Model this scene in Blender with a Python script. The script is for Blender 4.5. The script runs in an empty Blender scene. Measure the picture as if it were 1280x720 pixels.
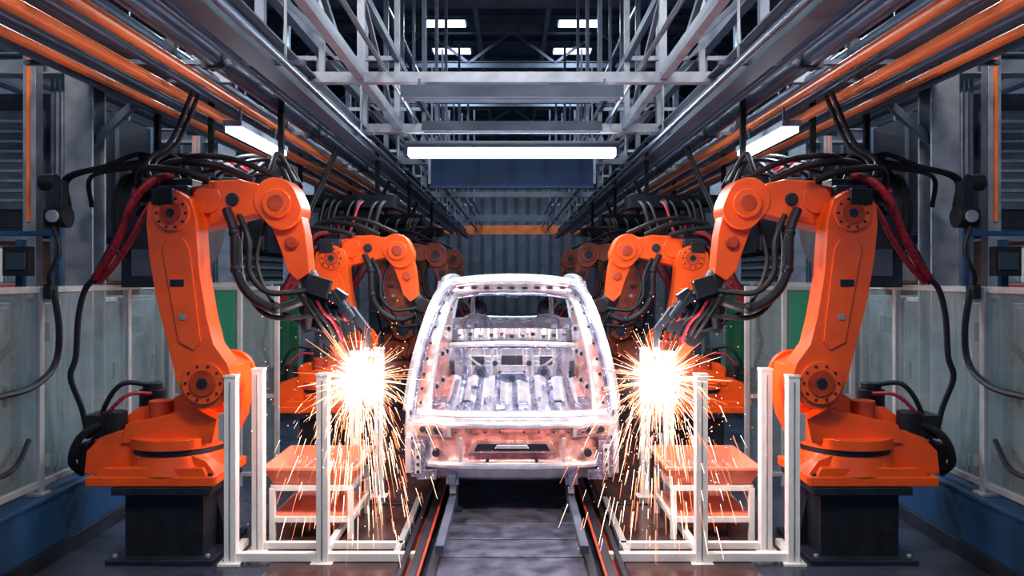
import bpy, bmesh, math, random
from mathutils import Vector, Matrix
random.seed(7)
scene = bpy.context.scene
try:
    scene.view_settings.view_transform = 'Standard'
    scene.view_settings.look = 'None'
except Exception as e:
    print(e)

# ---------------------------------------------------------------- materials
def mat(name, col, metal=0.0, rough=0.5, var=0.12, scale=6.0, bump=0.05, emis=None, es=0.0,
        alpha=1.0, stretch=(1,1,1), spec=0.5, coat=0.0):
    m = bpy.data.materials.new(name); m.use_nodes = True
    nt = m.node_tree; n = nt.nodes; l = nt.links
    b = n['Principled BSDF']
    tc = n.new('ShaderNodeTexCoord'); mp = n.new('ShaderNodeMapping'); mp.inputs['Scale'].default_value = stretch
    l.new(tc.outputs['Object'], mp.inputs['Vector'])
    nz = n.new('ShaderNodeTexNoise'); nz.inputs['Scale'].default_value = scale; nz.inputs['Detail'].default_value = 5
    l.new(mp.outputs[0], nz.inputs['Vector'])
    cr = n.new('ShaderNodeValToRGB')
    c = Vector(col[:3])
    lo = c*(1-var*2); hi = c*(1+var)
    cr.color_ramp.elements[0].position = .3; cr.color_ramp.elements[1].position = .7
    cr.color_ramp.elements[0].color = (max(lo.x,0), max(lo.y,0), max(lo.z,0), 1)
    cr.color_ramp.elements[1].color = (min(hi.x,1), min(hi.y,1), min(hi.z,1), 1)
    l.new(nz.outputs['Fac'], cr.inputs['Fac']); l.new(cr.outputs[0], b.inputs['Base Color'])
    b.inputs['Metallic'].default_value = metal
    mr = n.new('ShaderNodeMapRange'); mr.inputs['To Min'].default_value = max(rough-.12, .03); mr.inputs['To Max'].default_value = min(rough+.12, 1)
    l.new(nz.outputs['Fac'], mr.inputs['Value']); l.new(mr.outputs[0], b.inputs['Roughness'])
    if bump > 0:
        bp = n.new('ShaderNodeBump'); bp.inputs['Strength'].default_value = bump; bp.inputs['Distance'].default_value = .02
        l.new(nz.outputs['Fac'], bp.inputs['Height']); l.new(bp.outputs[0], b.inputs['Normal'])
    b.inputs['Specular IOR Level'].default_value = spec
    b.inputs['Coat Weight'].default_value = coat
    b.inputs['Coat Roughness'].default_value = .15
    if emis:
        b.inputs['Emission Color'].default_value = (*emis, 1); b.inputs['Emission Strength'].default_value = es
    b.inputs['Alpha'].default_value = alpha
    return m

M = {}
M['orange'] = mat('robot_orange_paint', (.94,.100,.006), 0, .34, .08, 5, .03, coat=.4)
M['orange_dk'] = mat('worn_orange_paint', (.50,.05,.012), 0, .5, .2, 8, .05)
M['orange_far'] = mat('dark_orange_paint', (.26,.035,.012), 0, .5, .3, 8, .05)  # darker orange for the far robot pairs
M['black'] = mat('black_rubber', (.010,.012,.018), 0, .5, .2, 10, .05, spec=.3)
M['box'] = mat('black_textured_casing', (.008,.010,.016), 0, .8, .2, 10, .05, spec=.1)
M['dark'] = mat('dark_steel', (.02,.028,.045), .4, .45, .2, 6, .04)
M['darkgap'] = mat('dark_gap_blue', (.003,.010,.028), 0, .7, .2, 3, .03, spec=.1)  # near-black colour standing in for open darkness
M['navy'] = mat('navy_paint', (.006,.058,.16), 0, .55, .2, 3, .04)
M['grey'] = mat('grey_steel', (.095,.125,.185), .35, .42, .15, 4, .03)
M['lgrey'] = mat('galvanised_steel', (.36,.40,.46), .5, .40, .15, 6, .03)
M['mgrey'] = mat('painted_beam_steel', (.26,.30,.38), .35, .40, .15, 6, .03)
M['alu'] = mat('aluminium_profile', (.58,.62,.63), .5, .35, .06, 12, .02)
M['white'] = mat('white_powder_coat', (.84,.83,.80), 0, .35, .04, 10, .01)
M['red'] = mat('red_cable_sleeve', (.34,.008,.026), 0, .5, .4, 40, .2)
M['tray'] = mat('orange_plastic_bin', (.92,.24,.14), 0, .45, .1, 5, .02)
M['pipe'] = mat('blue_grey_pipe', (.07,.105,.18), .5, .30, .2, 3, .02, stretch=(1,.2,1))
M['pipeo'] = mat('orange_conduit', (.95,.20,.05), .05, .35, .2, 3, .02, stretch=(1,.2,1))
M['zinc'] = mat('zinc_body_steel', (.86,.87,.97), .70, .21, .10, 11, .12)
M['zinc2'] = mat('brushed_body_steel', (.56,.58,.78), .9, .18, .30, 16, .25)
M['redsteel'] = mat('red_reflection_steel', (.84,.40,.36), .5, .24, .28, 9, .15)  # reddish robot reflections painted into the steel colour; also colours bin rods
M['concrete'] = mat('dark_concrete', (.038,.048,.08), 0, .28, .3, 1.6, .05)
M['roof'] = mat('roof_sheet', (.055,.085,.14), .1, .6, .2, 1.5, .03)
M['wall'] = mat('wall_cladding', (.13,.16,.22), .2, .5, .2, 1.2, .03)
M['cardboard'] = mat('cardboard', (.46,.24,.17), 0, .8, .25, 3, .05)
M['green'] = mat('green_plastic', (.02,.22,.10), 0, .5, .2, 3, .02)
M['tread'] = mat('worn_conveyor_plate', (.12,.13,.19), .5, .42, .35, 7, .15)
M['rust'] = mat('brown_floor_plate', (.095,.05,.048), .3, .18, .35, 3, .06)
M['lamp'] = mat('lamp_diffuser', (.9,.95,1), 0, .5, 0, 1, 0, emis=(.82,.93,1), es=7)
M['lamp2'] = mat('high_bay_diffuser', (.9,.95,1), 0, .5, 0, 1, 0, emis=(.75,.9,1), es=4.0)
M['spark'] = mat('spark_hot', (1,.6,.3), 0, .5, 0, 1, 0, emis=(1,.66,.46), es=6)
M['spark2'] = mat('spark_cool', (1,.3,.1), 0, .5, 0, 1, 0, emis=(1,.24,.09), es=3.2)
M['screen'] = mat('panel_screen', (.03,.05,.07), 0, .2, 0, 1, 0)

def glassmat(name, col, alpha):
    m = bpy.data.materials.new(name); m.use_nodes = True
    nt = m.node_tree; n = nt.nodes; l = nt.links
    b = n['Principled BSDF']
    tc = n.new('ShaderNodeTexCoord'); mp = n.new('ShaderNodeMapping'); mp.inputs['Scale'].default_value = (9,9,.35)
    nz = n.new('ShaderNodeTexNoise'); nz.inputs['Scale'].default_value = 1.3; nz.inputs['Detail'].default_value = 4
    l.new(tc.outputs['Object'], mp.inputs[0]); l.new(mp.outputs[0], nz.inputs['Vector'])
    mr = n.new('ShaderNodeMapRange'); mr.inputs['From Min'].default_value=.3; mr.inputs['From Max'].default_value=.7
    mr.inputs['To Min'].default_value = alpha*.6; mr.inputs['To Max'].default_value = min(alpha*1.4,1)
    l.new(nz.outputs['Fac'], mr.inputs['Value']); l.new(mr.outputs[0], b.inputs['Alpha'])
    b.inputs['Base Color'].default_value = (*col,1); b.inputs['Roughness'].default_value = .08
    return m
M['poly'] = glassmat('polycarbonate_panel', (.26,.36,.38), .26)
M['polyg'] = glassmat('green_weld_screen', (.01,.26,.10), .6)

# ---------------------------------------------------------------- mesh builder
def catmull(P, k=6):
    P = [Vector(p) for p in P]
    if len(P) < 3: return P
    out = []
    Q = [P[0]*2-P[1]] + P + [P[-1]*2-P[-2]]
    for i in range(1, len(Q)-2):
        for j in range(k):
            t = j/k
            a,b,c,d = Q[i-1],Q[i],Q[i+1],Q[i+2]
            out.append(.5*((2*b)+(c-a)*t+(2*a-5*b+4*c-d)*t*t+(3*b-a-3*c+d)*t**3))
    out.append(P[-1])
    return out

class MB:
    def __init__(s, name, mats, mir=1):
        s.name=name; s.mats=mats; s.bm=bmesh.new(); s.mir=mir
    def mi(s, m):
        if m not in s.mats: s.mats.append(m)
        return s.mats.index(m)
    def v(s, p): return s.bm.verts.new((p[0]*s.mir, p[1], p[2]))
    def f(s, vs, m):
        try:
            fc = s.bm.faces.new(vs); fc.material_index = s.mi(m); return fc
        except ValueError: return None
    def box(s, c, size, m, rot=None):
        R = Matrix.Identity(3)
        if rot: R = Matrix.Rotation(rot[2],3,'Z') @ Matrix.Rotation(rot[1],3,'Y') @ Matrix.Rotation(rot[0],3,'X')
        c = Vector(c); h = Vector(size)/2
        vs = [s.v(c + R@Vector((x*h.x,y*h.y,z*h.z))) for x in(-1,1) for y in(-1,1) for z in(-1,1)]
        for q in ((0,1,3,2),(4,6,7,5),(0,4,5,1),(2,3,7,6),(0,2,6,4),(1,5,7,3)):
            s.f([vs[i] for i in q], m)
    def beam(s, a, b, w, h, m):
        a=Vector(a); b=Vector(b); d=(b-a).normalized()
        up = Vector((0,0,1)) if abs(d.z)<.95 else Vector((0,1,0))
        sx = d.cross(up).normalized(); sz = sx.cross(d).normalized()
        vs=[]
        for p in (a,b):
            for i,j in ((-1,-1),(1,-1),(1,1),(-1,1)):
                vs.append(s.v(p+sx*(i*w/2)+sz*(j*h/2)))
        s.f(vs[0:4],m); s.f(vs[4:8][::-1],m)
        for i in range(4): s.f([vs[i],vs[(i+1)%4],vs[4+(i+1)%4],vs[4+i]],m)
    def ibeam(s, a, b, w, h, m, t=.015):
        a=Vector(a); b=Vector(b); d=(b-a).normalized()
        up = Vector((0,0,1)) if abs(d.z)<.95 else Vector((0,1,0))
        sx = d.cross(up).normalized(); sz = sx.cross(d).normalized()
        for k in (-1,1): s.beam(a+sz*(k*(h/2-t/2)), b+sz*(k*(h/2-t/2)), w, t, m)
        s.beam(a,b,t,h-2*t,m)
    def cyl(s, a, b, r1, m, r2=None, seg=20, caps=True):
        if r2 is None: r2=r1
        a=Vector(a); b=Vector(b); d=(b-a).normalized()
        up = Vector((0,0,1)) if abs(d.z)<.9 else Vector((0,1,0))
        sx=d.cross(up).normalized(); sy=sx.cross(d)
        A=[];B=[]
        for i in range(seg):
            t=2*math.pi*i/seg; o=sx*math.cos(t)+sy*math.sin(t)
            A.append(s.v(a+o*r1)); B.append(s.v(b+o*r2))
        for i in range(seg): s.f([A[i],A[(i+1)%seg],B[(i+1)%seg],B[i]],m)
        if caps: s.f(A[::-1],m); s.f(B,m)
    def tube(s, pts, r, m, seg=8, k=6, sm=True, taper=None):
        P = catmull(pts,k) if sm else [Vector(p) for p in pts]
        rings=[]; prev=None
        for i,p in enumerate(P):
            d=(P[min(i+1,len(P)-1)]-P[max(i-1,0)]).normalized()
            if prev is None:
                up = Vector((0,0,1)) if abs(d.z)<.9 else Vector((0,1,0))
                sx=d.cross(up).normalized()
            else:
                sx=(prev-d*prev.dot(d)).normalized()
            prev=sx; sy=sx.cross(d)
            rr = r if taper is None else r*(1-(1-taper)*i/(len(P)-1))
            rings.append([s.v(p+(sx*math.cos(2*math.pi*j/seg)+sy*math.sin(2*math.pi*j/seg))*rr) for j in range(seg)])
        for A,B in zip(rings,rings[1:]):
            for j in range(seg): s.f([A[j],A[(j+1)%seg],B[(j+1)%seg],B[j]],m)
        s.f(rings[0][::-1],m); s.f(rings[-1],m)
    def prism(s, pts, c0, c1, m, axis='y'):
        def P(p,c): return (p[0],c,p[1]) if axis=='y' else ((c,p[0],p[1]) if axis=='x' else (p[0],p[1],c))
        A=[s.v(P(p,c0)) for p in pts]; B=[s.v(P(p,c1)) for p in pts]
        s.f(A,m); s.f(B[::-1],m); n=len(pts)
        for i in range(n): s.f([A[i],B[i],B[(i+1)%n],A[(i+1)%n]],m)
    def hull(s, c1, r1, c2, r2, y0, y1, m, seg=14, bow=0):
        a=Vector(c1); b=Vector(c2); d=b-a; L=d.length; th=math.atan2(d.y,d.x)
        ph=math.acos(max(-1,min(1,(r1-r2)/L)))
        pts=[]
        for i in range(seg+1):
            t=th+ph+(2*math.pi-2*ph)*i/seg; pts.append((a.x+r1*math.cos(t),a.y+r1*math.sin(t)))
        for i in range(seg+1):
            t=th-ph+2*ph*i/seg; pts.append((b.x+r2*math.cos(t),b.y+r2*math.sin(t)))
        s.prism(pts,y0,y1,m)
    def ball(s, c, r, m, u=20, w=12):
        if isinstance(r,(int,float)): r=(r,r,r)
        rings=[]
        for i in range(1,w):
            t=math.pi*i/w
            rings.append([s.v((c[0]+r[0]*math.sin(t)*math.cos(2*math.pi*j/u),c[1]+r[1]*math.sin(t)*math.sin(2*math.pi*j/u),c[2]+r[2]*math.cos(t))) for j in range(u)])
        top=s.v((c[0],c[1],c[2]+r[2])); bot=s.v((c[0],c[1],c[2]-r[2]))
        for j in range(u):
            s.f([top,rings[0][j],rings[0][(j+1)%u]],m); s.f([bot,rings[-1][(j+1)%u],rings[-1][j]],m)
        for A,B in zip(rings,rings[1:]):
            for j in range(u): s.f([A[j],B[j],B[(j+1)%u],A[(j+1)%u]],m)
    def grid(s, fn, nu, nv, m):
        V=[[s.v(fn(i/nu,j/nv)) for j in range(nv+1)] for i in range(nu+1)]
        for i in range(nu):
            for j in range(nv):
                mm = m(i/nu,j/nv) if callable(m) else m
                s.f([V[i][j],V[i+1][j],V[i+1][j+1],V[i][j+1]],mm)
    def done(s, parent=None, bevel=0.0, ang=35, origin=True, solid=0.0):
        bm=s.bm; bmesh.ops.recalc_face_normals(bm, faces=bm.faces)
        off=Vector((0,0,0))
        if parent is None and origin and bm.verts:
            xs=[v.co.x for v in bm.verts]; ys=[v.co.y for v in bm.verts]; zs=[v.co.z for v in bm.verts]
            off=Vector(((min(xs)+max(xs))/2,(min(ys)+max(ys))/2,min(zs)))
            bmesh.ops.translate(bm, verts=bm.verts, vec=-off)
        me=bpy.data.meshes.new(s.name); bm.to_mesh(me); bm.free()
        for k in s.mats: me.materials.append(M[k])
        for p in me.polygons: p.use_smooth=True
        me.set_sharp_from_angle(angle=math.radians(ang))
        ob=bpy.data.objects.new(s.name,me); scene.collection.objects.link(ob); ob.location=off
        if parent: ob.parent=parent
        if solid>0:
            sd=ob.modifiers.new('solid','SOLIDIFY'); sd.thickness=solid
        if bevel>0:
            b=ob.modifiers.new('bevel','BEVEL'); b.width=bevel; b.segments=2; b.limit_method='ANGLE'; b.angle_limit=math.radians(40); b.harden_normals=True
        return ob

def empty(name, loc):
    e=bpy.data.objects.new(name,None); e.location=loc; e.empty_display_size=.2; scene.collection.objects.link(e); return e

def area(name, loc, size, energy, col=(1,1,1), rot=(0,0,0), parent=None):
    L=bpy.data.lights.new(name,'AREA'); L.shape='RECTANGLE'; L.size=size[0]; L.size_y=size[1]; L.energy=energy; L.color=col
    o=bpy.data.objects.new(name,L); o.location=loc; o.rotation_euler=rot; scene.collection.objects.link(o)
    if parent:
        o.parent=parent; o.location=Vector(loc)-Vector(parent.location)
    return o

# ---------------------------------------------------------------- camera (28 mm, eye 2.1 m)
cam=bpy.data.cameras.new('camera'); cam.lens=28.125; cam.sensor_width=36; cam.shift_y=-15/1280
co=bpy.data.objects.new('camera',cam); co.location=(0,0,2.1); co.rotation_euler=(math.radians(90),0,0)
scene.collection.objects.link(co); scene.camera=co

# ---------------------------------------------------------------- world
w=bpy.data.worlds.new('hall_ambience'); scene.world=w; w.use_nodes=True
w.node_tree.nodes['Background'].inputs[0].default_value=(.14,.36,.80,1)
w.node_tree.nodes['Background'].inputs[1].default_value=.45

# ---------------------------------------------------------------- shell
b=MB('floor',[]); b.box((0,20,-.05),(20,52,.1),'concrete'); b.done()
b=MB('ceiling',[]); b.box((0,20,9.3),(20,52,.1),'roof')
for i in range(26): b.box((0,-4+i*2,9.2),(20,.08,.12),'roof')
b.done()
for sgn,nm in ((-1,'wall_left'),(1,'wall_right')):
    b=MB(nm,[]); b.box((sgn*9.6,20,4.65),(.1,52,9.3),'wall')
    for i in range(30):
        b.box((sgn*9.5,20,.3+i*.3),(.1,52,.10),'lgrey' if i%3==1 else 'wall', rot=(0,.5*sgn,0))
    b.done()
b=MB('wall_back',[]); b.box((0,46,4.65),(20,.1,9.3),'wall')
for i in range(30): b.box((-9.5+i*.65,45.9,4.65),(.2,.1,9.3),'roof')
b.done()

# roof trusses
for y in (7,12,17,22,27,32,38):
    b=MB('roof_truss',[])
    b.ibeam((-9.5,y,8.9),(9.5,y,8.9),.2,.25,'grey'); b.ibeam((-9.5,y,7.9),(9.5,y,7.9),.16,.18,'grey')
    for i in range(16):
        x=-9.5+i*19/16; x2=x+19/16; z1,z2=(7.95,8.85) if i%2 else (8.85,7.95)
        b.beam((x,y,z1),(x2,y,z2),.07,.07,'grey')
    b.done()
b=MB('roof_purlins',[])
for x in (-7,-5,-3,-.9,.9,3,5,7): b.ibeam((x,-2,8.72),(x,45,8.72),.12,.2,'grey')
for x in (-2.6,2.6): b.cyl((x,-2,7.6),(x,45,7.6),.1,'pipe')
b.done()

# high bay lights, then added fill lamps
for y in (20.4,22.9,26,30,35,40):
    for x in (-1.72,1.72):
        b=MB('added_fill_light',[]); b.box((x,y,8.60),(1.15,.55,.1),'grey'); b.box((x,y,8.53),(1.05,.5,.03),'lamp2')
        b.cyl((x,y,8.65),(x,y,9.25),.02,'dark'); o=b.done()
        if y in (20.4,26,35,40): area('lamp_glow',(x,y,8.48),(1.0,.5),130,(.75,.88,1),(0,0,0),o)
for (x,y) in ((-4.9,9.5),(4.9,9.5),(-4.9,13.8),(4.9,13.8),(0,3.2),(-3.4,2.4),(3.4,2.4)):  # added lamps out of view, filling the robots and side aisles
    b=MB('added_fill_light',[]); z=7.2 if y>5 else 6.2
    b.box((x,y,z),(1.6,.9,.12),'grey'); b.box((x,y,z-.08),(1.5,.8,.04),'lamp2')
    for dx in (-.6,.6): b.cyl((x+dx,y,z+.05),(x+dx,y,9.2),.012,'dark',seg=6)
    o=b.done()
    e = 300 if y>5 else 340
    rot=(0,0,0) if y>5 else (math.radians(30),0,0)
    area('lamp_glow',(x,y,z-.16),(1.5,.8),e,(.78,.90,1) if y>5 else (1,.91,.82),rot,o)

# ---------------------------------------------------------------- overhead gantry
b=MB('overhead_gantry',[])
for s in (-1,1):
    b.mir=s
    b.ibeam((1.78,2.2,3.72),(1.78,32,3.72),.16,.24,'grey')
    b.beam((1.32,2.0,3.86),(1.32,32,3.86),.07,.10,'mgrey')
    b.ibeam((3.05,2.2,3.95),(3.05,32,3.95),.2,.26,'grey')
    b.beam((1.32,2,4.6),(1.32,32,4.6),.06,.08,'grey')
    b.beam((2.2,2,4.7),(2.2,32,4.7),.10,.14,'grey')
    for y in (4.2,7,9.2,12,14,16,20,24,28):
        b.beam((1.32,y,3.86),(1.32,y,7.9),.06,.06,'mgrey' if y<12 else 'grey')
        b.beam((1.78,y+.5,3.84),(1.78,y+.5,7.9),.05,.05,'mgrey' if y<12 else 'grey')
        b.beam((1.32,y,3.9),(2.2,y,4.7),.05,.05,'grey')
        b.beam((2.2,y,3.9),(2.2,y,7.9),.08,.08,'grey')
        b.beam((1.32,y,4.6),(3.05,y,4.6),.05,.05,'mgrey')
        b.beam((1.32,y,4.6),(1.32,y+1.8,3.9),.04,.04,'grey')
b.mir=1
for y,mt,h in ((7,'mgrey',.09),(9.4,'mgrey',.10),(12,'grey',.12),(17,'grey',.12),(24,'grey',.2),(30,'pipeo',.34)):
    b.beam((-3.05,y,3.83),(3.05,y,3.83),.10,h,mt)
b.beam((-2.2,12,4.72),(2.2,12,4.72),.07,.07,'grey')
b.done()

b=MB('overhead_pipework',[])
for s in (-1,1):
    b.mir=s
    for x,z,r,m in ((2.62,3.78,.085,'pipe'),(2.38,3.60,.042,'pipeo'),(2.72,3.58,.046,'pipeo'),(2.24,3.74,.075,'pipe'),(2.06,3.74,.05,'pipe'),
                    (3.3,3.72,.12,'pipe'),(3.55,3.80,.07,'pipe'),(1.95,3.62,.02,'pipe'),(1.64,3.64,.03,'pipe'),(2.52,3.60,.035,'pipe'),(2.95,3.62,.04,'pipe'),(3.12,3.60,.034,'pipeo'),(1.12,3.92,.02,'grey'),
                    (3.85,3.95,.10,'pipe'),(4.7,4.7,.08,'pipe'),(5.3,4.9,.12,'pipe')):
        b.cyl((x,2.0,z),(x,30,z),r,m,seg=14)
    for y in range(3,30,3):
        b.box((2.6,y,3.70),(2.1,.05,.035),'grey')
        b.box((2.62,y,3.78),(.19,.06,.19),'dark'); b.box((2.24,y,3.74),(.17,.06,.17),'dark')
        for x in (1.7,3.1): b.cyl((x,y,3.68),(x,y,4.7),.012,'lgrey',seg=6)
        b.box((5.0,y,4.82),(1.2,.05,.04),'grey'); b.cyl((5.0,y,4.82),(5.0,y,8.6),.015,'grey',seg=6)
b.done()

b=MB('dark_gap_panel',[])  # added dark panel imitating the unlit open space beyond
b.box((0,10.45,3.46),(2.1,.18,.42),'darkgap'); b.box((0,10.35,3.25),(2.1,.06,.03),'darkgap')
for x in (-.9,-.45,0,.45,.9): b.box((x,10.35,3.46),(.02,.03,.40),'darkgap')
for x in (-1.05,1.05): b.beam((x,10.45,3.3),(x,10.45,3.9),.08,.08,'grey')
b.done()

# cross fluorescent, side fluorescents, added skirted lights over the car
b=MB('fluorescent_light',[]); b.box((0,10,3.73),(2.66,.24,.08),'grey'); b.box((0,10,3.66),(2.56,.2,.15),'lamp'); b.box((-1.31,10,3.68),(.04,.22,.18),'grey'); b.box((1.31,10,3.68),(.04,.22,.18),'grey')
for x in (-1,1): b.beam((x,10,3.77),(x,10,4.7),.02,.02,'grey')
o=b.done(); area('tube_glow',(0,9.84,3.56),(2.5,.25),140,(.80,.92,1),(math.radians(-25),0,0),o)
for s in (-1,1):
    b=MB('fluorescent_light',[]); b.box((s*2.36,7.45,3.39),(.16,1.4,.05),'grey'); b.box((s*2.36,7.45,3.345),(.14,1.34,.05),'lamp')
    for yy in (6.95,7.95): b.cyl((s*2.36,yy,3.40),(s*2.36,yy,3.57),.012,'grey',seg=6)
    o=b.done()
    area('tube_glow',(s*2.36,7.2,3.29),(.1,.8),30,(.9,.95,1),(0,0,0),o)
for y,e in ((6.9,85),(8.5,55)):
    b=MB('added_car_light',[])  # lamp added to brighten the car; front skirt hides the tube
    b.prism([(y-.10,3.62),(y-.12,3.62),(y-.04,3.74),(y+.08,3.74),(y+.14,3.64),(y+.12,3.64),(y+.07,3.72),(y-.03,3.72)],-.95,.95,'grey',axis='x')
    b.cyl((-.9,y+.01,3.685),(.9,y+.01,3.685),.02,'lamp',seg=10)
    for x in (-.8,.8): b.cyl((x,y,3.74),(x,y,3.8),.012,'grey',seg=6)
    o=b.done(); area('tube_glow',(0,y+.01,3.655),(1.8,.1),e,(.86,.92,1),(math.radians(-6),0,0),o)

# portal columns
for s in (-1,1):
    for y in (7.6,11.5,16,22):
        b=MB('steel_column',[],s)
        b.ibeam((4.05,y,0.0),(4.05,y,4.3),.26,.26,'lgrey' if y<10 else 'mgrey',.03)
        b.box((4.05,y,.02),(.42,.42,.04),'grey')
        b.beam((4.46,y-.15,0),(4.46,y-.15,8.0),.12,.12,'mgrey')
        b.beam((4.46,y-.22,2.6),(4.46,y-.22,4.4),.03,.03,'pipeo')
        b.ibeam((3.05,y,4.10),(5.2,y,4.10),.2,.2,'mgrey')
        b.beam((4.05,y,3.3),(3.3,y,4.0),.07,.07,'grey')
        for k in range(5): b.cyl((4.28+.05*k,y+.2,0),(4.28+.05*k,y+.2,5),.02,'mgrey',seg=6)
        b.done(bevel=.004)
    b=MB('ventilation_duct',[],s)
    b.box((5.9,19,3.4),(1.7,20,1.5),'dark')
    for i in range(20): b.box((5.9,9.2+i,3.4),(1.76,.05,1.56),'grey')
    b.box((5.9,8.98,3.4),(1.3,.04,1.1),'grey')
    for i in range(9): b.box((5.9,8.95,2.95+i*.11),(1.2,.03,.03),'mgrey',rot=(.4,0,0))
    for i in range(5):
        for x in (5.1,6.7): b.cyl((x,10+i*4,4.1),(x,10+i*4,8.6),.02,'grey',seg=6)
    b.done()

# ---------------------------------------------------------------- conveyor
b=MB('conveyor_track',[])
b.box((0,14,.05),(1.16,24,.10),'dark')
y=2.2
while y<25.8:
    b.box((0,y+.19,.11),(1.02,.36,.03),'tread'); y+=.38
for s in (-1,1):
    b.mir=s
    b.box((.53,14,.12),(.05,24,.05),'dark')
    b.beam((.66,2.2,.07),(.66,26,.07),.06,.14,'dark'); b.beam((.615,2.2,.145),(.615,26,.145),.02,.015,'orange_dk')
    b.beam((.76,2.2,.05),(.76,26,.05),.04,.10,'dark'); b.beam((.71,2.2,.02),(.71,26,.02),.06,.03,'orange_dk')
    b.box((.49,8,.25),(.06,5.2,.06),'grey')
    for yy in (6.75,8,9.4,10.4):
        b.beam((.49,yy,.12),(.49,yy,.46),.07,.07,'grey'); b.box((.49,yy,.14),(.14,.14,.05),'dark')
b.done(bevel=.004)
for s in (-1,1):
    b=MB('floor_plate',[],s); b.box((1.28,9,.008),(.92,8.4,.016),'rust')
    for i in range(8): b.box((1.28,5.2+i*1.05,.02),(.92,.03,.012),'dark')
    b.done()

# ---------------------------------------------------------------- safety fence on plinth
for s in (-1,1):
    b=MB('fence_plinth',[],s); b.box((3.46,9.5,.24),(.16,13,.48),'navy'); b.box((3.46,9.5,.485),(.2,13.04,.03),'navy')
    b.box((3.37,9.5,.06),(.04,13,.12),'dark')
    b.done(bevel=.008)
    b=MB('safety_fence',[],s)
    ys=[3.2,4.5,5.85,7.2,8.6,10,11.5,13,14.5,15.9]
    for yy in ys:
        b.box((3.46,yy,1.26),(.05,.06,1.52),'alu'); b.box((3.46,yy,.51),(.12,.12,.02),'alu')
    for a,c in zip(ys,ys[1:]):
        b.box((3.46,(a+c)/2,2.0),(.04,c-a-.06,.045),'alu'); b.box((3.46,(a+c)/2,.58),(.04,c-a-.06,.045),'alu')
        b.box((3.46,(a+c)/2,1.29),(.008,c-a-.06,1.38),'poly' if ys.index(a)!=6 else 'polyg')
    b.done(bevel=.003)
    b=MB('safety_fence',[],s)
    xs=[2.35,2.72,3.1,3.40]
    for x in xs: b.box((x,8.0,1.0),(.045,.05,2.0),'alu')
    for k,(a,c) in enumerate(zip(xs,xs[1:])):
        b.box(((a+c)/2,8.0,1.98),(c-a-.05,.04,.04),'alu'); b.box(((a+c)/2,8.0,.9),(c-a-.05,.04,.04),'alu'); b.box(((a+c)/2,8.0,.12),(c-a-.05,.04,.04),'alu')
        b.box(((a+c)/2,8.0,1.44),(c-a-.05,.008,1.04),'poly' if k!=1 else 'polyg'); b.box(((a+c)/2,8.0,.51),(c-a-.05,.008,.74),'poly')
    b.done(bevel=.003)

# ---------------------------------------------------------------- guard frames (white)
for s in (-1,1):
    b=MB('guard_frame',[],s)
    def post(x,y,h):
        b.box((x,y,h/2),(.085,.085,h),'white'); b.box((x,y,h+.01),(.095,.095,.02),'white'); b.box((x,y,.01),(.16,.16,.02),'white')
        b.box((x,y-.0445,h/2),(.012,.006,h-.06),'lgrey')
    post(2.05,5.85,1.36); post(1.93,6.1,1.38); post(1.38,5.85,1.37); post(1.42,7.25,1.4); post(1.26,7.6,1.4)
    b.box((1.35,5.85,.05),(1.36,.06,.06),'white')
    b.box((1.35,6.1,.05),(1.06,.05,.05),'white')
    b.box((1.38,6.55,.06),(.05,1.36,.05),'white'); b.box((2.05,6.0,.06),(.05,.3,.05),'white')
    b.box((.85,6.6,.05),(.05,1.5,.05),'alu')
    b.box((2.11,5.84,1.0),(.05,.05,.2),'alu'); b.box((1.34,7.42,1.38),(.24,.04,.05),'white')
    b.done(bevel=.006)
    b=MB('parts_bin_stand',[],s)
    x0,x1,y0,y1=1.28,1.90,6.35,7.05
    for x in (x0,x1):
        for yy in (y0,y1): b.box((x,yy,.21),(.045,.045,.42),'white')
    for z in (.17,.42):
        for yy in (y0,y1): b.box(((x0+x1)/2,yy,z),(x1-x0,.04,.045),'white')
        for x in (x0,x1): b.box((x,(y0+y1)/2,z),(.04,y1-y0,.045),'white')
    b.box(((x0+x1)/2,(y0+y1)/2,.20),(x1-x0-.02,y1-y0-.02,.012),'tray')
    def ring(ix,z): return [b.v(p) for p in ((x0+ix-.05,y0+ix-.05,z),(x1-ix+.05,y0+ix-.05,z),(x1-ix+.05,y1-ix+.05,z),(x0+ix-.05,y1-ix+.05,z))]
    R=[ring(.05,.45),ring(0,.57),ring(-.02,.57),ring(-.02,.595),ring(.015,.595),ring(.065,.47)]
    for A,B in zip(R,R[1:]):
        for i in range(4): b.f([A[i],A[(i+1)%4],B[(i+1)%4],B[i]],'tray')
    b.f(R[0],'tray'); b.f(R[-1],'tray')
    for i in range(6): b.cyl((x0+.07+i*.096,y0+.12,.495),(x0+.07+i*.096,y1-.12,.495),.022,'redsteel',seg=10)
    b.done(bevel=.004)

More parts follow.
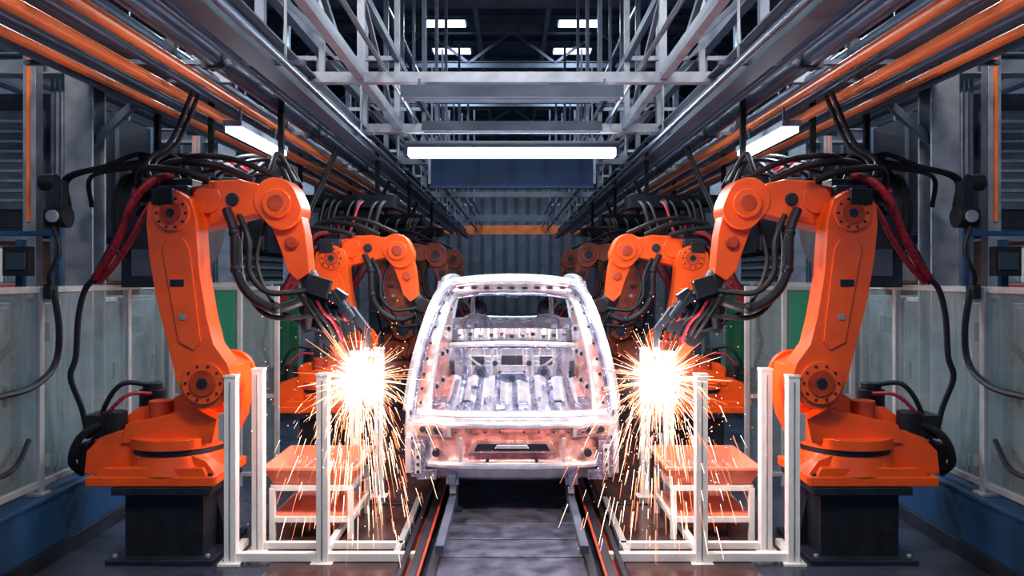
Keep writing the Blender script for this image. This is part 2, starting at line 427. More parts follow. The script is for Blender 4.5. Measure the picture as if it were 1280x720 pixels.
# ---------------------------------------------------------------- robots
def robot(X,Y,s,dark=False,dz=0.0,tool=True):
    OR='orange_far' if dark else 'orange'
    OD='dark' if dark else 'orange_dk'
    E=empty('industrial_robot_arm',(s*X,Y,0))
    m=-s
    b=MB('pedestal',[],m); b.box((0,0,.26),(.58,.58,.48),'black'); b.box((0,0,.02),(.78,.78,.04),'dark'); b.box((0,0,.53),(.72,.72,.06),'dark')
    for dx in (-1,1):
        for dy in (-1,1): b.cyl((dx*.34,dy*.34,.04),(dx*.34,dy*.34,.07),.02,'lgrey',seg=6)
        b.prism([(dx*.29,.04),(dx*.37,.04),(dx*.29,.4)],-.02,.02,'dark')
    b.done(E,bevel=.008)
    b=MB('base',[],m)
    b.box((-.08,0,.60),(.94,.72,.07),OR)
    b.cyl((0,0,.63),(0,0,.78),.37,OR,r2=.34,seg=36)
    b.prism([(-.62,.63),(-.2,.63),(-.2,.92),(-.36,.95),(-.5,.90),(-.6,.80)],-.24,.24,OR)
    b.box((-.66,0,.74),(.08,.36,.2),'black')
    for k in (-.1,0,.1): b.cyl((-.70,k,.74),(-.76,k,.74),.035,'black',seg=12)
    for k in range(6):
        b.cyl((-.48+k*.165,-.31,.63),(-.48+k*.165,-.31,.655),.022,'dark',seg=8)
    b.prism([(.15,.63),(.38,.63),(.30,.74),(.15,.80)],-.28,.28,OR)
    b.prism([(-.5,.63),(.34,.63),(.30,.70),(-.42,.70)],-.345,-.30,OR)
    b.done(E,bevel=.014)
    b=MB('carousel',[],m)
    b.cyl((0,0,.78),(0,0,.83),.35,'dark',seg=36)
    b.cyl((0,0,.82),(0,0,.90),.37,OR,seg=36)
    b.prism([(-.40,.86),(.38,.86),(.45,1.0),(.50,1.25),(.46,1.42),(.30,1.50),(.14,1.42),(.06,1.22),(-.08,1.12),(-.28,1.10),(-.42,1.0)],-.10,.24,OR)
    b.prism([(-.34,.86),(.34,.86),(.38,1.04),(.22,1.12),(-.12,1.04),(-.30,1.0)],-.26,-.10,OR)
    b.cyl((-.24,.06,1.06),(-.24,.06,1.22),.10,'black',seg=20); b.cyl((-.24,.06,1.22),(-.24,.06,1.27),.075,'dark',seg=20)
    b.cyl((-.10,-.12,1.0),(-.10,-.12,1.16),.085,OD,seg=20)
    b.cyl((-.44,-.14,.9),(-.44,-.14,1.08),.09,'black',seg=18); b.box((-.56,-.1,.98),(.16,.24,.16),'black')
    b.cyl((.31,.24,1.32),(.31,.50,1.32),.12,'black',seg=24); b.cyl((.31,.22,1.32),(.31,.28,1.32),.19,OR,seg=28)
    b.tube([(-.24,.0,1.26),(-.40,-.1,1.28),(-.52,-.12,1.12),(-.62,-.05,.86)],.02,'black')
    b.tube([(-.2,-.05,1.2),(-.34,-.16,1.2),(-.5,-.2,1.02),(-.66,-.1,.78)],.016,'red')
    b.tube([(-.5,-.22,1.0),(-.64,-.26,.9),(-.72,-.22,.72),(-.70,-.1,.60)],.03,'black')
    b.done(E,bevel=.014)
    b=MB('lower_arm',[],m)
    A=(.31,1.32+dz*.2); B=(.08,2.56+dz)
    pts=[(.31-.02,1.12),(.40,1.14),(.49,1.22),(.52,1.33),(.48,1.46),(.38,1.60),(.33,1.80),(.28,2.10),(.26,2.36),(.25,2.52),(.21,2.66),(.10,2.73),(-.02,2.71),(-.10,2.62),(-.11,2.48),(-.09,2.25),(-.04,1.95),(.04,1.62),(.11,1.34),(.18,1.18)]
    b.prism([(x,z+dz*max(0,(z-1.3)/1.3)) for x,z in pts],-.34,-.11,OR)
    b.prism([(.24,1.56),(.29,1.62),(.21,2.3+dz),(.16,2.38+dz),(.05,2.38+dz),(.01,2.3+dz),(.13,1.62)],-.352,-.335,OR)
    for c,r in ((A,.155),(B,.13)):
        b.cyl((c[0],-.36,c[1]),(c[0],-.335,c[1]),r,OR,seg=32); b.cyl((c[0],-.372,c[1]),(c[0],-.35,c[1]),r*.62,OD,seg=28)
        b.cyl((c[0],-.38,c[1]),(c[0],-.36,c[1]),r*.25,'dark',seg=16)
        for k in range(10):
            t=2*math.pi*k/10; x=c[0]+r*.82*math.cos(t); z=c[1]+r*.82*math.sin(t)
            b.cyl((x,-.368,z),(x,-.355,z),.011,'dark',seg=6)
    b.cyl((B[0],-.12,B[1]),(B[0],.0,B[1]),.15,'dark',seg=28)
    b.box((.12,-.356,2.05+dz*.5),(.10,.006,.05),'dark'); b.box((.16,-.356,1.80),(.05,.006,.04),'lgrey')
    b.done(E,bevel=.018)
    b=MB('upper_arm',[],m); z=dz
    b.hull((.08,2.60+z),.165,(.36,2.66+z),.155,-.12,.22,OR)
    b.prism([(.28,2.49+z),(.52,2.54+z),(.64,2.57+z),(.64,2.80+z),(.50,2.83+z),(.26,2.82+z)],-.14,.16,OR)
    b.cyl((.58,0,2.68+z),(.74,0,2.68+z),.12,OR,seg=28); b.cyl((.62,0,2.68+z),(.65,0,2.68+z),.137,OD,seg=28)
    b.cyl((.26,-.155,2.68+z),(.26,-.12,2.68+z),.11,OR,seg=24); b.cyl((.45,-.16,2.68+z),(.45,-.13,2.68+z),.05,'dark',seg=18)
    for k,(yy,zz) in enumerate(((-.05,2.70),(.10,2.70),(.02,2.56))):
        b.cyl((-.06,yy,zz+z),(-.30,yy,zz+z+.03),.062,'black',seg=16); b.cyl((-.30,yy,zz+z+.03),(-.34,yy,zz+z+.035),.05,'red' if k==0 else 'dark',seg=16)
    b.box((.02,.0,2.80+z),(.22,.2,.08),'black'); b.box((.02,-.16,2.66+z),(.24,.09,.24),'dark'); b.box((.02,-.36,2.68+z),(.16,.04,.12),'black')
    b.tube([(-.3,-.05,2.75+z),(-.2,-.2,2.9+z),(.1,-.22,2.88+z),(.3,-.2,2.82+z)],.028,'black')
    b.tube([(-.3,.1,2.75+z),(-.15,.1,2.98+z),(.25,.05,2.96+z),(.55,.05,2.84+z)],.032,'black')
    b.tube([(-.2,.15,2.75+z),(-.05,.15,3.02+z),(.35,.1,3.02+z),(.75,.1,2.86+z)],.026,'black')
    b.done(E,bevel=.018)
    b=MB('wrist',[],m)
    b.hull((.77,2.68+z),.165,(.82,2.60+z),.15,-.15,.15,OR)
    b.cyl((.79,-.18,2.65+z),(.79,-.14,2.65+z),.11,OR,seg=28); b.cyl((.79,-.19,2.65+z),(.79,-.17,2.65+z),.065,OD,seg=22)
    b.prism([(.69,2.58+z),(.95,2.60+z),(.99,2.42+z),(1.01,2.25+z),(1.02,2.12+z),(.93,2.06+z),(.85,2.14+z),(.80,2.30+z)],-.10,.10,OR)
    b.cyl((.89,-.13,2.36+z),(.89,.13,2.36+z),.05,OD,seg=20)
    b.cyl((.97,0,2.12+z),(1.02,0,2.02+z),.075,'dark',seg=22)
    b.cyl((1.02,0,2.03+z),(1.05,0,1.99+z),.095,'dark',seg=22)
    b.done(E,bevel=.016)
    b=MB('welding_gun',[],m)
    b.box((1.10,0,1.93+z),(.20,.18,.12),'black',rot=(0,.45,0))
    b.box((1.10,0,1.84+z),(.30,.16,.07),'dark',rot=(0,.2,0))
    b.hull((1.05,1.80+z),.07,(1.18,1.62+z),.06,-.09,.09,'black')
    b.box((.99,.04,1.80+z),(.12,.14,.26),'dark',rot=(0,-.2,0))
    b.box((1.26,.02,1.76+z),(.16,.10,.24),'black',rot=(0,-.35,0))
    b.prism([(1.20,1.90+z),(1.34,1.86+z),(1.46,1.70+z),(1.46,1.55+z),(1.42,1.55+z),(1.41,1.68+z),(1.31,1.79+z),(1.20,1.82+z)],-.035,.035,'dark')
    b.prism([(1.08,1.74+z),(1.18,1.72+z),(1.26,1.54+z),(1.34,1.44+z),(1.31,1.41+z),(1.20,1.50+z),(1.11,1.62+z)],-.035,.035,'orange_dk')
    b.cyl((1.44,0,1.57+z),(1.42,0,1.44+z),.022,'lgrey',seg=12); b.cyl((1.42,0,1.44+z),(1.40,0,1.39+z),.014,'tray',r2=.006,seg=12)
    b.cyl((1.32,0,1.43+z),(1.38,0,1.37+z),.016,'lgrey',r2=.006,seg=12)
    b.cyl((1.00,-.1,1.93+z),(1.00,-.1,1.70+z),.045,'black',seg=14); b.cyl((1.2,-.1,1.98+z),(1.34,-.1,1.78+z),.035,'dark',seg=14)
    b.box((1.10,-.12,2.02+z),(.16,.08,.14),'black',rot=(0,.3,0)); b.box((1.24,-.08,1.94+z),(.10,.1,.10),'dark',rot=(0,.6,0))
    for k in range(7):
        b.tube([(.94+.05*k,-.12+.03*k,1.97+z),(1.03+.05*k,-.22+.03*k,1.88+z-.02*k),(1.12+.04*k,-.2+.05*k,1.75+z),(1.18+.04*k,-.05,1.60+z)],.013,'red' if k in(2,5) else 'black',seg=6)
    b.done(E,bevel=.006)
    b=MB('dress_pack_hoses',[],m)
    b.tube([(.42,-.18,2.60+z),(.50,-.24,2.42+z),(.52,-.26,2.15+z),(.62,-.26,1.96+z),(.80,-.22,1.86+z),(1.0,-.14,1.92+z)],.036,'black',seg=10)
    b.tube([(.50,-.14,2.56+z),(.60,-.22,2.36+z),(.62,-.26,2.12+z),(.74,-.22,1.98+z),(.92,-.16,1.98+z),(1.04,-.1,2.0+z)],.022,'black',seg=8)
    b.tube([(.44,.12,2.56+z),(.46,.0,2.3+z),(.54,-.12,2.02+z),(.74,-.18,1.80+z),(1.08,-.12,1.80+z)],.020,'black',seg=8)
    b.tube([(.66,.0,2.54+z),(.62,-.1,2.2+z),(.76,-.14,1.9+z),(1.0,-.12,1.72+z),(1.16,-.1,1.68+z)],.016,'black',seg=8)
    for p in ((.50,-.24,2.42),(.52,-.26,2.15),(.80,-.22,1.86)): b.ball((p[0],p[1],p[2]+z),.046,'black',u=12,w=8)
    b.tube([(-.02,-.1,2.86+z),(-.14,-.16,2.82+z),(-.28,-.18,2.66+z),(-.36,-.18,2.45+z),(-.46,-.18,2.25+z),(-.58,-.16,2.08+z)],.032,'red',seg=10)
    b.tube([(.0,-.04,2.84+z),(-.12,-.08,2.74+z),(-.23,-.12,2.56+z),(-.30,-.14,2.40+z),(-.42,-.16,2.20+z),(-.56,-.14,2.05+z)],.024,'red',seg=10)
    b.tube([(.0,-.0,2.86+z),(-.16,-.04,2.80+z),(-.32,-.12,2.62+z),(-.42,-.14,2.40+z),(-.52,-.16,2.20+z),(-.60,-.14,2.05+z)],.024,'black',seg=10)
    b.tube([(-.56,-.16,2.10+z),(-.64,-.18,2.00+z),(-.68,-.2,1.80),(-.70,-.2,1.50),(-.74,-.2,1.34),(-.70,-.12,1.1),(-.68,-.06,.86)],.022,'black',seg=8)
    for t in (0,.12): b.tube([(-.2,.1+t,2.7+z),(-.35,.2+t,3.0+z),(-.2,.3+t,3.2),(0,.3+t,3.66)],.020,'black',seg=8)
    b.done(E)
    return E
for s in (-1,1):
    robot(2.56,6.18,s)
    robot(2.10,9.3,s,dz=-.26)
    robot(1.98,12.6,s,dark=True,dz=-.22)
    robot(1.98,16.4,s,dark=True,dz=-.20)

# ---------------------------------------------------------------- overhead supply units behind robots
for s in (-1,1):
    b=MB('cable_drum_unit',[],s)
    b.cyl((2.75,7.15,2.62),(3.35,7.15,2.62),.36,'dark',seg=36); b.cyl((2.71,7.15,2.62),(2.76,7.15,2.62),.41,'black',seg=36); b.cyl((3.33,7.15,2.62),(3.38,7.15,2.62),.41,'black',seg=36)
    b.cyl((2.68,7.15,2.62),(2.72,7.15,2.62),.1,'lgrey',seg=20)
    b.box((3.12,7.2,2.30),(.55,.5,.6),'dark'); b.box((3.12,6.945,2.30),(.36,.02,.4),'grey')
    b.box((2.75,7.45,3.04),(1.4,.4,.20),'box'); b.box((2.35,7.35,2.88),(.5,.4,.26),'box')
    b.box((3.0,7.0,3.06),(.4,.3,.18),'box'); b.box((2.70,7.05,3.02),(.24,.2,.14),'dark')
    for x in (2.15,2.8,3.3): b.beam((x,7.45,3.1),(x,7.45,3.9),.05,.05,'box')
    random.seed(5)
    for k in range(14):
        x=1.9+random.random()*1.2; x2=x+.3+random.random()*.6; yy=6.95+random.random()*.45
        b.tube([(x,yy,2.93),(x+.1,yy-.15,3.04+random.random()*.12),((x+x2)/2,yy-.2,2.96+random.random()*.16),(x2,yy-.1,2.95),(x2+.05,yy,2.7)],.012+random.random()*.014,'red' if k in(3,9) else 'black',seg=7)
    b.done(bevel=.006)
    for k,yy in enumerate((10.4,13.6,17.4)):
        b=MB('weld_transformer_unit',[],s); x=2.25
        b.box((x+.45,yy,2.70),(.8,.5,.6),'dark'); b.box((x+.45,yy-.26,2.75),(.5,.02,.3),'grey'); b.box((x,yy,3.05),(1.5,.5,.16),'box')
        b.cyl((x-.5,yy,2.85),(x-.1,yy,2.85),.18,'box',seg=20)
        for xx in (x-.5,x+.5): b.beam((xx,yy,3.05),(xx,yy,3.9),.05,.05,'box')
        for q in range(10):
            a=x-.8+random.random()*1.2
            b.tube([(a,yy-.1,3.05),(a+.1,yy-.3,3.0),(a+.25,yy-.35,2.65-random.random()*.35),(a+.45,yy-.2,2.9),(a+.5,yy-.1,3.05)],.02,'red' if q==4 else 'black',seg=6)
        b.done()
    b=MB('operator_panel',[],s)
    b.box((4.05,6.6,1.2),(.06,.06,2.4),'navy'); b.box((4.05,6.6,.02),(.3,.3,.04),'navy')
    b.box((4.02,6.52,2.22),(.22,.08,.24),'black'); b.box((4.02,6.475,2.22),(.16,.012,.14),'screen')
    for z in (1.9,2.45): b.beam((3.74,6.6,z),(4.3,6.6,z),.04,.04,'navy')
    b.beam((3.74,6.6,1.9),(3.74,6.6,2.75),.04,.04,'navy'); b.beam((4.3,6.6,1.9),(4.3,6.6,2.95),.04,.04,'navy')
    b.tube([(4.05,6.56,2.0),(3.9,6.4,1.8),(3.95,6.3,1.55),(4.2,6.3,1.35),(4.5,6.3,1.35)],.03,'black')
    b.cyl((3.70,6.5,2.86),(3.82,6.5,2.86),.07,'black',seg=16); b.cyl((3.60,6.5,2.58),(3.76,6.5,2.58),.09,'black',seg=16); b.box((3.68,6.5,2.72),(.10,.1,.3),'dark')
    b.cyl((3.68,6.39,2.58),(3.68,6.42,2.58),.05,'lgrey',seg=14); b.tube([(3.7,6.45,2.5),(3.62,6.4,2.3),(3.7,6.4,2.1),(3.74,6.5,1.95)],.02,'black')
    b.done(bevel=.004)
    b=MB('air_hose',[],s)
    b.tube([(3.38,5.9,2.0),(3.34,5.9,1.7),(3.36,5.88,1.45),(3.36,5.6,1.32),(3.38,5.2,1.3),(3.40,4.8,1.25),(3.40,4.3,1.32)],.024,'black')
    b.tube([(3.38,5.6,.95),(3.36,5.4,.80),(3.38,5.1,.78),(3.39,4.6,.84)],.018,'black')
    for p in ((3.40,5.9,1.98),(3.41,4.32,1.32)): b.box(p,(.05,.1,.1),'black')
    b.done()
    for k,yy in enumerate((8.2,11.2,14.4)):
        b=MB('storage_rack',[],s)
        for x in (5.6,6.8):
            for y2 in (yy-1.2,yy+1.2): b.beam((x,y2,0),(x,y2,2.55),.08,.08,'navy')
        for z in (.35,1.25,1.95):
            for x in (5.6,6.8): b.beam((x,yy-1.2,z),(x,yy+1.2,z),.05,.1,'orange_dk')
            b.box((6.2,yy,z+.06),(1.2,2.4,.03),'lgrey')
            yq=yy-1.05
            while yq<yy+.9:
                w_=.35+random.random()*.3; h_=.3+random.random()*.22
                mm=random.choice(['cardboard','lgrey','white','cardboard','grey','green'])
                b.box((6.15,yq+w_/2,z+.08+h_/2),(.8,w_-.04,h_),mm); yq+=w_
        b.done(bevel=.004)
    for k,yy in enumerate((7.0,9.0,10.0,12.4,13.4)):
        b=MB('control_cabinet',[],s); x=4.95
        b.box((x,yy,.95),(.6,.85,1.8),'lgrey' if k%2==0 else 'white'); b.box((x,yy,.03),(.62,.87,.06),'dark')
        b.box((x-.305,yy,1.0),(.015,.78,1.62),'lgrey'); b.box((x-.32,yy+.3,1.0),(.03,.03,.2),'dark'); b.box((x-.32,yy-.1,1.5),(.015,.3,.2),'screen')
        b.box((x,yy-.43,1.0),(.5,.012,1.6),'lgrey'); b.box((x+.1,yy-.44,1.5),(.2,.015,.2),'dark')
        for q in range(6): b.box((x,yy-.44,.35+.035*q),(.35,.012,.012),'dark')
        b.done(bevel=.01)

# ---------------------------------------------------------------- car body shell
E=empty('car_body_shell',(0,0,0))
def interp(T,t):
    for (a,va),(c,vc) in zip(T,T[1:]):
        if t<=c: 
            k=(t-a)/(c-a) if c>a else 0
            return va+(vc-va)*k
    return T[-1][1]
b=MB('tail_panel',[])
def tail(u,v):
    x=(u*2-1); z=.42+v*.53
    hw=interp([(0,.80),(.3,.86),(.7,.90),(1,.89)],v)
    y=6.54+.20*abs(x)**4 + interp([(0,.10),(.25,0),(.5,.03),(.8,.0),(1,.05)],v) + (.03 if (abs(x)<.62 and .3<v<.8) else 0)
    return (x*hw,y,z)
b.grid(tail,40,18,lambda u,v:'redsteel' if (abs(u*2-1)<.80 and .22<v<.80) else 'zinc')
b.done(E,solid=.012,ang=50)
b=MB('bumper_beam',[])
pts=[(x,6.53+.16*abs(x/.8)**3,.555) for x in [i*.08 for i in range(-10,11)]]
for off,r,mm in ((0,.035,'zinc'),(.325,.028,'zinc')):
    b.tube([(p[0],p[1]-.01,p[2]+off) for p in pts],r,mm,seg=8,k=2)
b.prism([(-.36,.66),(.36,.66),(.33,.74),(.30,.76),(-.30,.76),(-.33,.74)],6.51,6.60,'redsteel')
b.prism([(-.31,.68),(.31,.68),(.28,.735),(-.28,.735)],6.50,6.515,'dark')
b.prism([(-.14,.70),(.14,.70),(.12,.73),(-.12,.73)],6.485,6.505,'zinc')
for s in (-1,1):
    b.mir=s
    b.prism([(.50,.78),(.82,.80),(.85,.90),(.62,.90),(.50,.86)],6.55,6.70,'zinc')
    b.prism([(.54,.80),(.78,.815),(.80,.885),(.64,.885),(.54,.85)],6.535,6.555,'redsteel')
    b.cyl((.62,6.52,.845),(.62,6.54,.845),.026,'dark',seg=14); b.cyl((.73,6.52,.85),(.73,6.54,.85),.026,'dark',seg=14)
    b.box((.77,6.62,.60),(.12,.10,.30),'zinc2'); b.box((.77,6.56,.60),(.05,.03,.24),'zinc'); b.box((.86,6.68,.62),(.05,.12,.3),'zinc')
    for q in range(4): b.cyl((.77,6.53,.50+.06*q),(.77,6.56,.50+.06*q),.014,'dark',seg=8)
    b.box((.70,6.60,.47),(.16,.08,.08),'zinc2'); b.box((.49,6.64,.44),(.10,.1,.12),'zinc2'); b.cyl((.62,6.50,.66),(.62,6.56,.66),.032,'dark',seg=16)
    b.box((.42,6.535,.68),(.03,.03,.20),'zinc')
    for k in range(6): b.cyl((.1+k*.12,6.52,.825),(.1+k*.12,6.54,.825),.010,'dark',seg=8)
    b.cyl((.2,6.53,.60),(.2,6.49,.60),.014,'dark',seg=10)
b.mir=1
b.grid(lambda u,v:((u*2-1)*(.89-.02*v),6.56+.2*abs(u*2-1)**4+v*.20,.945+.035*math.sin(v*math.pi)),36,5,'zinc')
b.done(E,bevel=.004)
b=MB('body_sides',[])
def arch(cy,r,n=12,z0=.42): return [(cy-r*math.cos(math.pi*i/n), z0+r*math.sin(math.pi*i/n)*1.0) for i in range(n+1)]
for s in (-1,1):
    b.mir=s
    low=[(6.72,.46)]+arch(7.45,.36)+[(8.0,.36),(9.4,.36)]+arch(10.05,.36)+[(10.75,.45),(10.8,.8),(10.7,1.02),(9.75,1.12),(9.0,1.10),(7.8,1.08),(7.0,1.02),(6.68,.97)]
    b.prism(low,.855,.885,'zinc',axis='x')
    b.prism([(8.0,.34),(9.4,.34),(9.4,.46),(8.0,.46)],.80,.90,'zinc2',axis='x')
    rear=catmull([(.875,6.72,.97),(.86,6.86,1.20),(.82,7.05,1.46),(.75,7.28,1.74),(.68,7.48,1.93),(.58,7.62,2.03)],4)
    b.tube(rear,.045,'zinc',seg=8,sm=False)
    b.tube([(p.x-.06,p.y-.02,p.z-.01) for p in rear],.016,'zinc2',seg=6,sm=False)
    inn=[Vector((p.x-.12-.05*(2.03-p.z),p.y+.10,p.z-.03)) for p in rear]
    b.tube(inn,.024,'zinc',seg=6,sm=False)
    n=len(rear)-1
    def pill(u,v):
        i=min(int(v*n),n-1); t=v*n-i; a=rear[i].lerp(rear[i+1],t); c=inn[i].lerp(inn[i+1],t)
        p=a.lerp(c,u); p.y+=.03*math.sin(u*math.pi)+.008*math.sin(v*40); return p
    b.grid(pill,6,28,lambda u,v:'redsteel' if v<.45 and u>.3 else 'zinc')
    for q in range(9):
        p=pill(.55,.06+q*.095); b.cyl((p[0],p[1]-.02,p[2]),(p[0],p[1]+.01,p[2]),.011,'dark',seg=10)
    def quart(u,v):
        i=min(int(v*n),n-1); t=v*n-i; c=inn[i].lerp(inn[i+1],t)
        q=Vector((.60-.06*v,7.55,.98+v*.95)); p=c.lerp(q,u); p.z+=.02*math.sin(u*9); return p
    b.grid(quart,8,16,lambda u,v:'redsteel' if v<.45 else 'zinc')
    for (u,v) in ((.3,.15),(.6,.2),(.4,.4),(.7,.42),(.5,.6),(.3,.72)):
        p=quart(u,v); b.cyl((p[0],p[1]-.03,p[2]),(p[0],p[1]+.01,p[2]),.035,'zinc',seg=14); b.cyl((p[0],p[1]-.035,p[2]),(p[0],p[1]-.02,p[2]),.02,'dark',seg=12)
    b.grid(lambda u,v:(interp([(0,.885),(1,.64)],v**1.15)-.0, 6.74+ (.92*v) + u*(.75-.45*v), 1.0+v*1.02),6,12,'zinc')
    b.tube([(.64,7.55,2.0),(.66,8.0,2.06),(.66,8.8,2.08),(.64,9.4,2.03),(.74,9.9,1.62),(.84,10.2,1.16)],.045,'zinc',seg=8)
    b.beam((.86,8.75,1.08),(.67,8.8,2.06),.12,.05,'zinc'); b.beam((.86,7.85,1.08),(.68,7.95,2.04),.10,.05,'zinc')
    b.beam((.82,8.75,.5),(.80,8.75,1.1),.14,.06,'zinc2')
    b.ball((.68,7.45,.72),(.20,.40,.36),'zinc2',u=20,w=12)
    b.beam((.62,6.7,.46),(.55,10.7,.46),.12,.10,'zinc2')
b.done(E,bevel=.004)
b=MB('roof_panel',[])
b.grid(lambda u,v:((u*2-1)*.66, 7.56+v*1.9-.06*(1-(u*2-1)**2)*(1-v), 2.035+.05*(1-(u*2-1)**2)+.05*math.sin(v*math.pi)-.02*(1-v)),20,12,'zinc')
for yy,w_,h_ in ((7.62,.10,.04),(8.2,.05,.03),(8.8,.05,.03),(9.4,.10,.04)):
    pts=[(x*.066,yy,2.0+.045*(1-(x/10)**2)+(.03 if 8<yy<9 else 0)) for x in range(-10,11)]
    b.tube(pts,.028,'zinc2',seg=6,k=2)
b.grid(lambda u,v:((u*2-1)*(.60+.02*v),7.54+.08*v*.4+.05*(u*2-1)**2,2.045-.13*v+.02*(1-(u*2-1)**2)),24,3,'zinc')
for i in range(-4,5): b.box((i*.12,7.545,1.985),(.05,.03,.018),'dark')
b.tube([(-.58,7.60,2.0),(-.3,7.54,2.04),(0,7.52,2.05),(.3,7.54,2.04),(.58,7.60,2.0)],.03,'zinc',seg=8)
b.tube([(-.56,7.62,1.89),(-.3,7.56,1.925),(0,7.54,1.93),(.3,7.56,1.925),(.56,7.62,1.89)],.016,'zinc2',seg=8)
b.done(E,solid=.006,ang=50)
b=MB('inner_structure',[])
b.grid(lambda u,v:((u*2-1)*.84,6.74+v*3.9,.50+.03*math.sin(u*40)*0.5+.12*math.exp(-((u-.5)*12)**2)),40,8,'zinc2')
b.grid(lambda u,v:((u*2-1)*(.84-.06*v),6.76+v*.75,.94-.06*math.sin(v*math.pi)+.22*v+.016*math.sin(u*50)),60,8,lambda u,v:'redsteel' if (abs(u-.5)>.36) else ('zinc2' if int(u*60)%6<2 else 'zinc'))
def framepanel(y,x0,x1,z0,z1,holes,mm,t=.02):
    xs=sorted(set([x0,x1]+[h[0] for h in holes]+[h[1] for h in holes])); zs=sorted(set([z0,z1]+[h[2] for h in holes]+[h[3] for h in holes]))
    for a,c in zip(xs,xs[1:]):
        for d,e in zip(zs,zs[1:]):
            cx,cz=(a+c)/2,(d+e)/2
            if any(h[0]<cx<h[1] and h[2]<cz<h[3] for h in holes): continue
            b.box((cx,y,cz),(c-a,t,e-d),mm)
H=[(-.62,-.54,1.12,1.30),(.54,.62,1.12,1.30),(-.38,-.26,1.06,1.15),(-.14,.14,1.05,1.10),(.26,.38,1.06,1.15),(-.38,-.26,1.26,1.34),(.26,.38,1.26,1.34),(-.10,.10,1.26,1.35)]
framepanel(7.55,-.76,.76,.92,1.42,H,'zinc')
for i in range(-7,8): b.box((i*.1,7.53,1.435),(.05,.04,.03),'zinc2')
for i in range(-6,7):
    b.cyl((i*.11,7.52,1.19),(i*.11,7.545,1.19),.018,'dark' if i%2 else 'zinc2',seg=10); b.box((i*.11+.05,7.53,1.02),(.03,.03,.06),'zinc2')
b.tube([(-.78,7.52,1.44),(-.4,7.50,1.46),(0,7.49,1.47),(.4,7.50,1.46),(.78,7.52,1.44)],.028,'zinc',seg=8)
b.prism([(-.16,1.10),(.16,1.10),(.11,1.20),(-.11,1.20)],7.44,7.54,'zinc2'); b.cyl((0,7.42,1.15),(0,7.45,1.15),.03,'dark',seg=14)
for s in (-1,1):
    b.mir=s
    b.cyl((.30,7.50,1.20),(.30,7.545,1.20),.065,'zinc2',seg=20); b.cyl((.30,7.49,1.20),(.30,7.51,1.20),.035,'dark',seg=16)
    b.cyl((.44,7.50,1.20),(.44,7.545,1.20),.03,'zinc2',seg=16); b.cyl((.16,7.50,1.28),(.16,7.545,1.28),.025,'dark',seg=16)
    b.beam((.42,7.5,1.05),(.46,7.5,1.42),.04,.03,'zinc2'); b.beam((.68,7.45,1.05),(.58,7.5,1.42),.05,.03,'zinc')
    b.beam((.20,7.52,1.05),(.18,7.52,1.42),.025,.02,'zinc'); b.beam((.22,7.52,1.2),(.46,7.52,1.38),.02,.02,'zinc')
    b.tube([(.80,6.85,1.0),(.70,7.1,1.10),(.66,7.4,1.25),(.66,7.6,1.44)],.03,'zinc',seg=8)
    b.tube([(.55,6.80,.99),(.52,7.0,1.03),(.50,7.3,1.14)],.02,'zinc2',seg=8)
    b.box((.66,6.95,1.0),(.18,.14,.05),'zinc2',rot=(.3,0,0)); b.cyl((.40,6.95,.93),(.40,6.95,1.01),.06,'zinc2',seg=18); b.cyl((.40,6.95,1.01),(.40,6.95,1.02),.035,'dark',seg=18)
    b.cyl((.22,7.1,.95),(.22,7.1,1.03),.035,'zinc2',seg=14); b.box((.10,6.9,.98),(.08,.1,.06),'zinc2'); b.box((.32,7.25,1.09),(.10,.05,.04),'zinc2')
    b.beam((.78,7.45,1.42),(.70,7.62,1.90),.04,.03,'zinc')
    for yy in (8.5,):
        for x in (.2,.56): b.tube([(x,yy,.6),(x,yy+.05,1.1),(x+(.02 if x<.4 else -.02),yy+.0,1.52)],.02,'zinc2',seg=7)
        b.tube([(.22,yy,1.5),(.28,yy,1.66),(.48,yy,1.66),(.54,yy,1.5)],.024,'zinc',seg=7)
        for z in (1.2,1.4,1.5): b.beam((.2,yy+.03,z),(.56,yy+.03,z),.02,.03,'zinc')
b.mir=1
b.grid(lambda u,v:((u*2-1)*.70,7.66+.04*(u*2-1)**2-.02*math.sin(u*60),1.47+.11*v+.02*(1-(u*2-1)**2)),40,2,'zinc')
b.grid(lambda u,v:((u*2-1)*.70,7.66+.04*(u*2-1)**2+.5*v,1.58+.02*(1-(u*2-1)**2)-.02*v),30,3,'zinc')
for i in range(-6,7): b.box((i*.1,7.635,1.525+.01*(i%3)),(.04,.03,.03),'zinc2' if i%2 else 'dark')
# windscreen-end structure: cowl, cross beam, screen header, mirror bracket
b.cyl((-.78,9.35,1.45),(.78,9.35,1.45),.045,'zinc2',seg=14)
b.box((0,9.6,1.26),(1.56,.05,.68),'zinc')
for i in range(-5,6): b.box((i*.14,9.33,1.50-.04*(i%2)),(.07,.08,.20),'zinc')
b.tube([(-.44,9.3,1.92),(-.46,9.35,1.72),(-.40,9.4,1.62),(0,9.42,1.60),(.40,9.4,1.62),(.46,9.35,1.72),(.44,9.3,1.92)],.03,'zinc',seg=8)
b.box((0,9.38,1.95),(1.1,.05,.10),'zinc'); b.box((0,9.34,1.88),(.14,.05,.06),'zinc2')
b.grid(lambda u,v:((u*2-1)*.80,9.65+v*.95,1.58-.38*v),20,4,'zinc')
b.box((0,10.75,.72),(1.6,.08,.4),'zinc2')
b.done(E,bevel=.003,ang=50)
b=MB('skid_frame',[],1)
for s in (-1,1):
    b.beam((s*.49,6.5,.44),(s*.49,10.6,.44),.06,.06,'grey'); b.beam((s*.49,6.66,.30),(s*.49,6.66,.44),.05,.08,'lgrey')
for yy in (6.9,8.6,10.2): b.beam((-.49,yy,.42),(.49,yy,.42),.06,.06,'grey')
b.done(E)

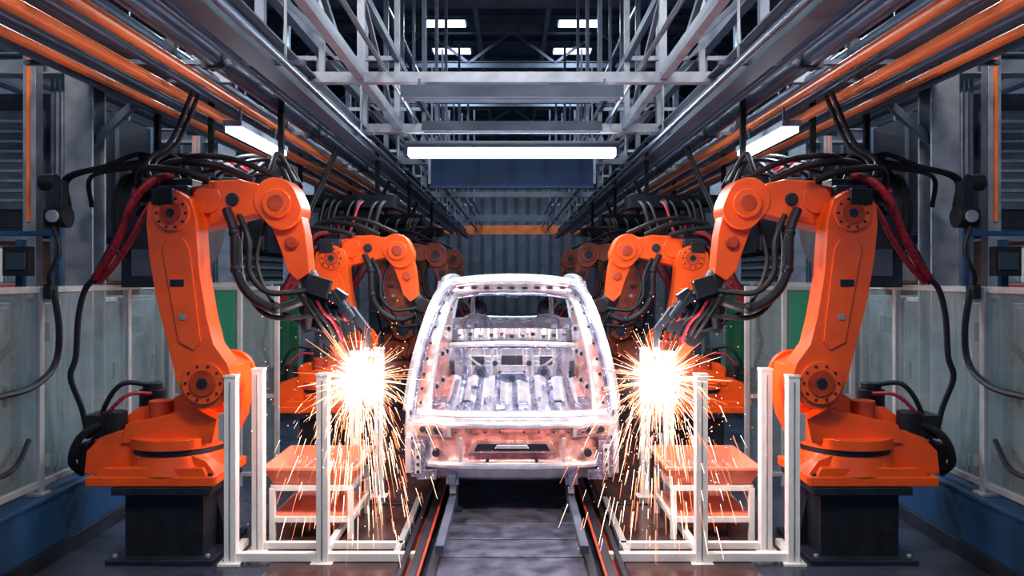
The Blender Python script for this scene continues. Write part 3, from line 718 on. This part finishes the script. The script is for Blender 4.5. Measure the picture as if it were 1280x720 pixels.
# ---------------------------------------------------------------- sparks
def glow_mat(name,k):
    m=bpy.data.materials.new(name); m.use_nodes=True; nt=m.node_tree; n=nt.nodes; l=nt.links
    n.clear(); out=n.new('ShaderNodeOutputMaterial'); em=n.new('ShaderNodeEmission'); tc=n.new('ShaderNodeTexCoord')
    ln=n.new('ShaderNodeVectorMath'); ln.operation='LENGTH'; l.new(tc.outputs['Object'],ln.inputs[0])
    mr=n.new('ShaderNodeMapRange'); mr.inputs['From Max'].default_value=.54; mr.inputs['To Min'].default_value=1; mr.inputs['To Max'].default_value=0
    l.new(ln.outputs['Value'],mr.inputs['Value'])
    pw=n.new('ShaderNodeMath'); pw.operation='POWER'; pw.inputs[1].default_value=6.5; l.new(mr.outputs[0],pw.inputs[0])
    mu=n.new('ShaderNodeMath'); mu.operation='MULTIPLY'; mu.inputs[1].default_value=k; l.new(pw.outputs[0],mu.inputs[0])
    cr=n.new('ShaderNodeValToRGB'); cr.color_ramp.elements[0].color=(1,.22,.14,1); cr.color_ramp.elements[1].color=(1,.82,.88,1); cr.color_ramp.elements[1].position=.8
    l.new(mr.outputs[0],cr.inputs[0]); 
    l.new(cr.outputs[0],em.inputs[0]); l.new(mu.outputs[0],em.inputs[1]); l.new(em.outputs[0],out.inputs['Volume'])
    return m
M['glow']=glow_mat('weld_halo_glow',20)
for s,c in ((-1,Vector((-1.13,5.95,1.33))),(1,Vector((1.09,5.95,1.33)))):
    E=empty('welding_sparks',c)
    b=MB('spark_streaks',[]); random.seed(11+s)
    for i in range(1050):
        th=random.random()*2*math.pi; ph=math.acos(random.uniform(-1,1))
        d=Vector((math.sin(ph)*math.cos(th),math.sin(ph)*math.sin(th)*.8,math.cos(ph)))
        kind=random.random()
        if kind<.50:
            v=random.uniform(1.4,7.5); t0=random.uniform(0.0,.04); t1=t0+random.uniform(.015,.05)
        else:
            v=random.uniform(.4,2.2); t0=random.uniform(.04,.46); t1=t0+random.uniform(.015,.06)
            d.x*=.85
        g=9.8
        def pos(t): return Vector((d.x*v*t,d.y*v*t,d.z*v*t-.5*g*t*t))
        P=[pos(t0+(t1-t0)*k/5) for k in range(6)]
        if any((p.z+c.z)<.03 for p in P): continue
        b.tube(P,random.uniform(.0008,.0022),'spark' if random.random()<.5 else 'spark2',seg=4,sm=False,taper=.3)
    for i in range(360):
        p=Vector((random.gauss(0,.28),random.gauss(0,.2),random.gauss(-.22,.38)))
        if p.z+c.z<.05: continue
        b.ball(p,random.uniform(.002,.0042),'spark2' if i%3 else 'spark',u=5,w=4)
    b.done(E)
    b=MB('weld_halo',[]); b.ball((0,0,0),.55,'glow',u=24,w=16); b.done(E)  # glowing ball imitating the glare halo around the arc
    L=bpy.data.lights.new('arc_light','POINT'); L.energy=170; L.color=(1,.76,.70); L.shadow_soft_size=.045
    o=bpy.data.objects.new('arc_light',L); scene.collection.objects.link(o); o.parent=E
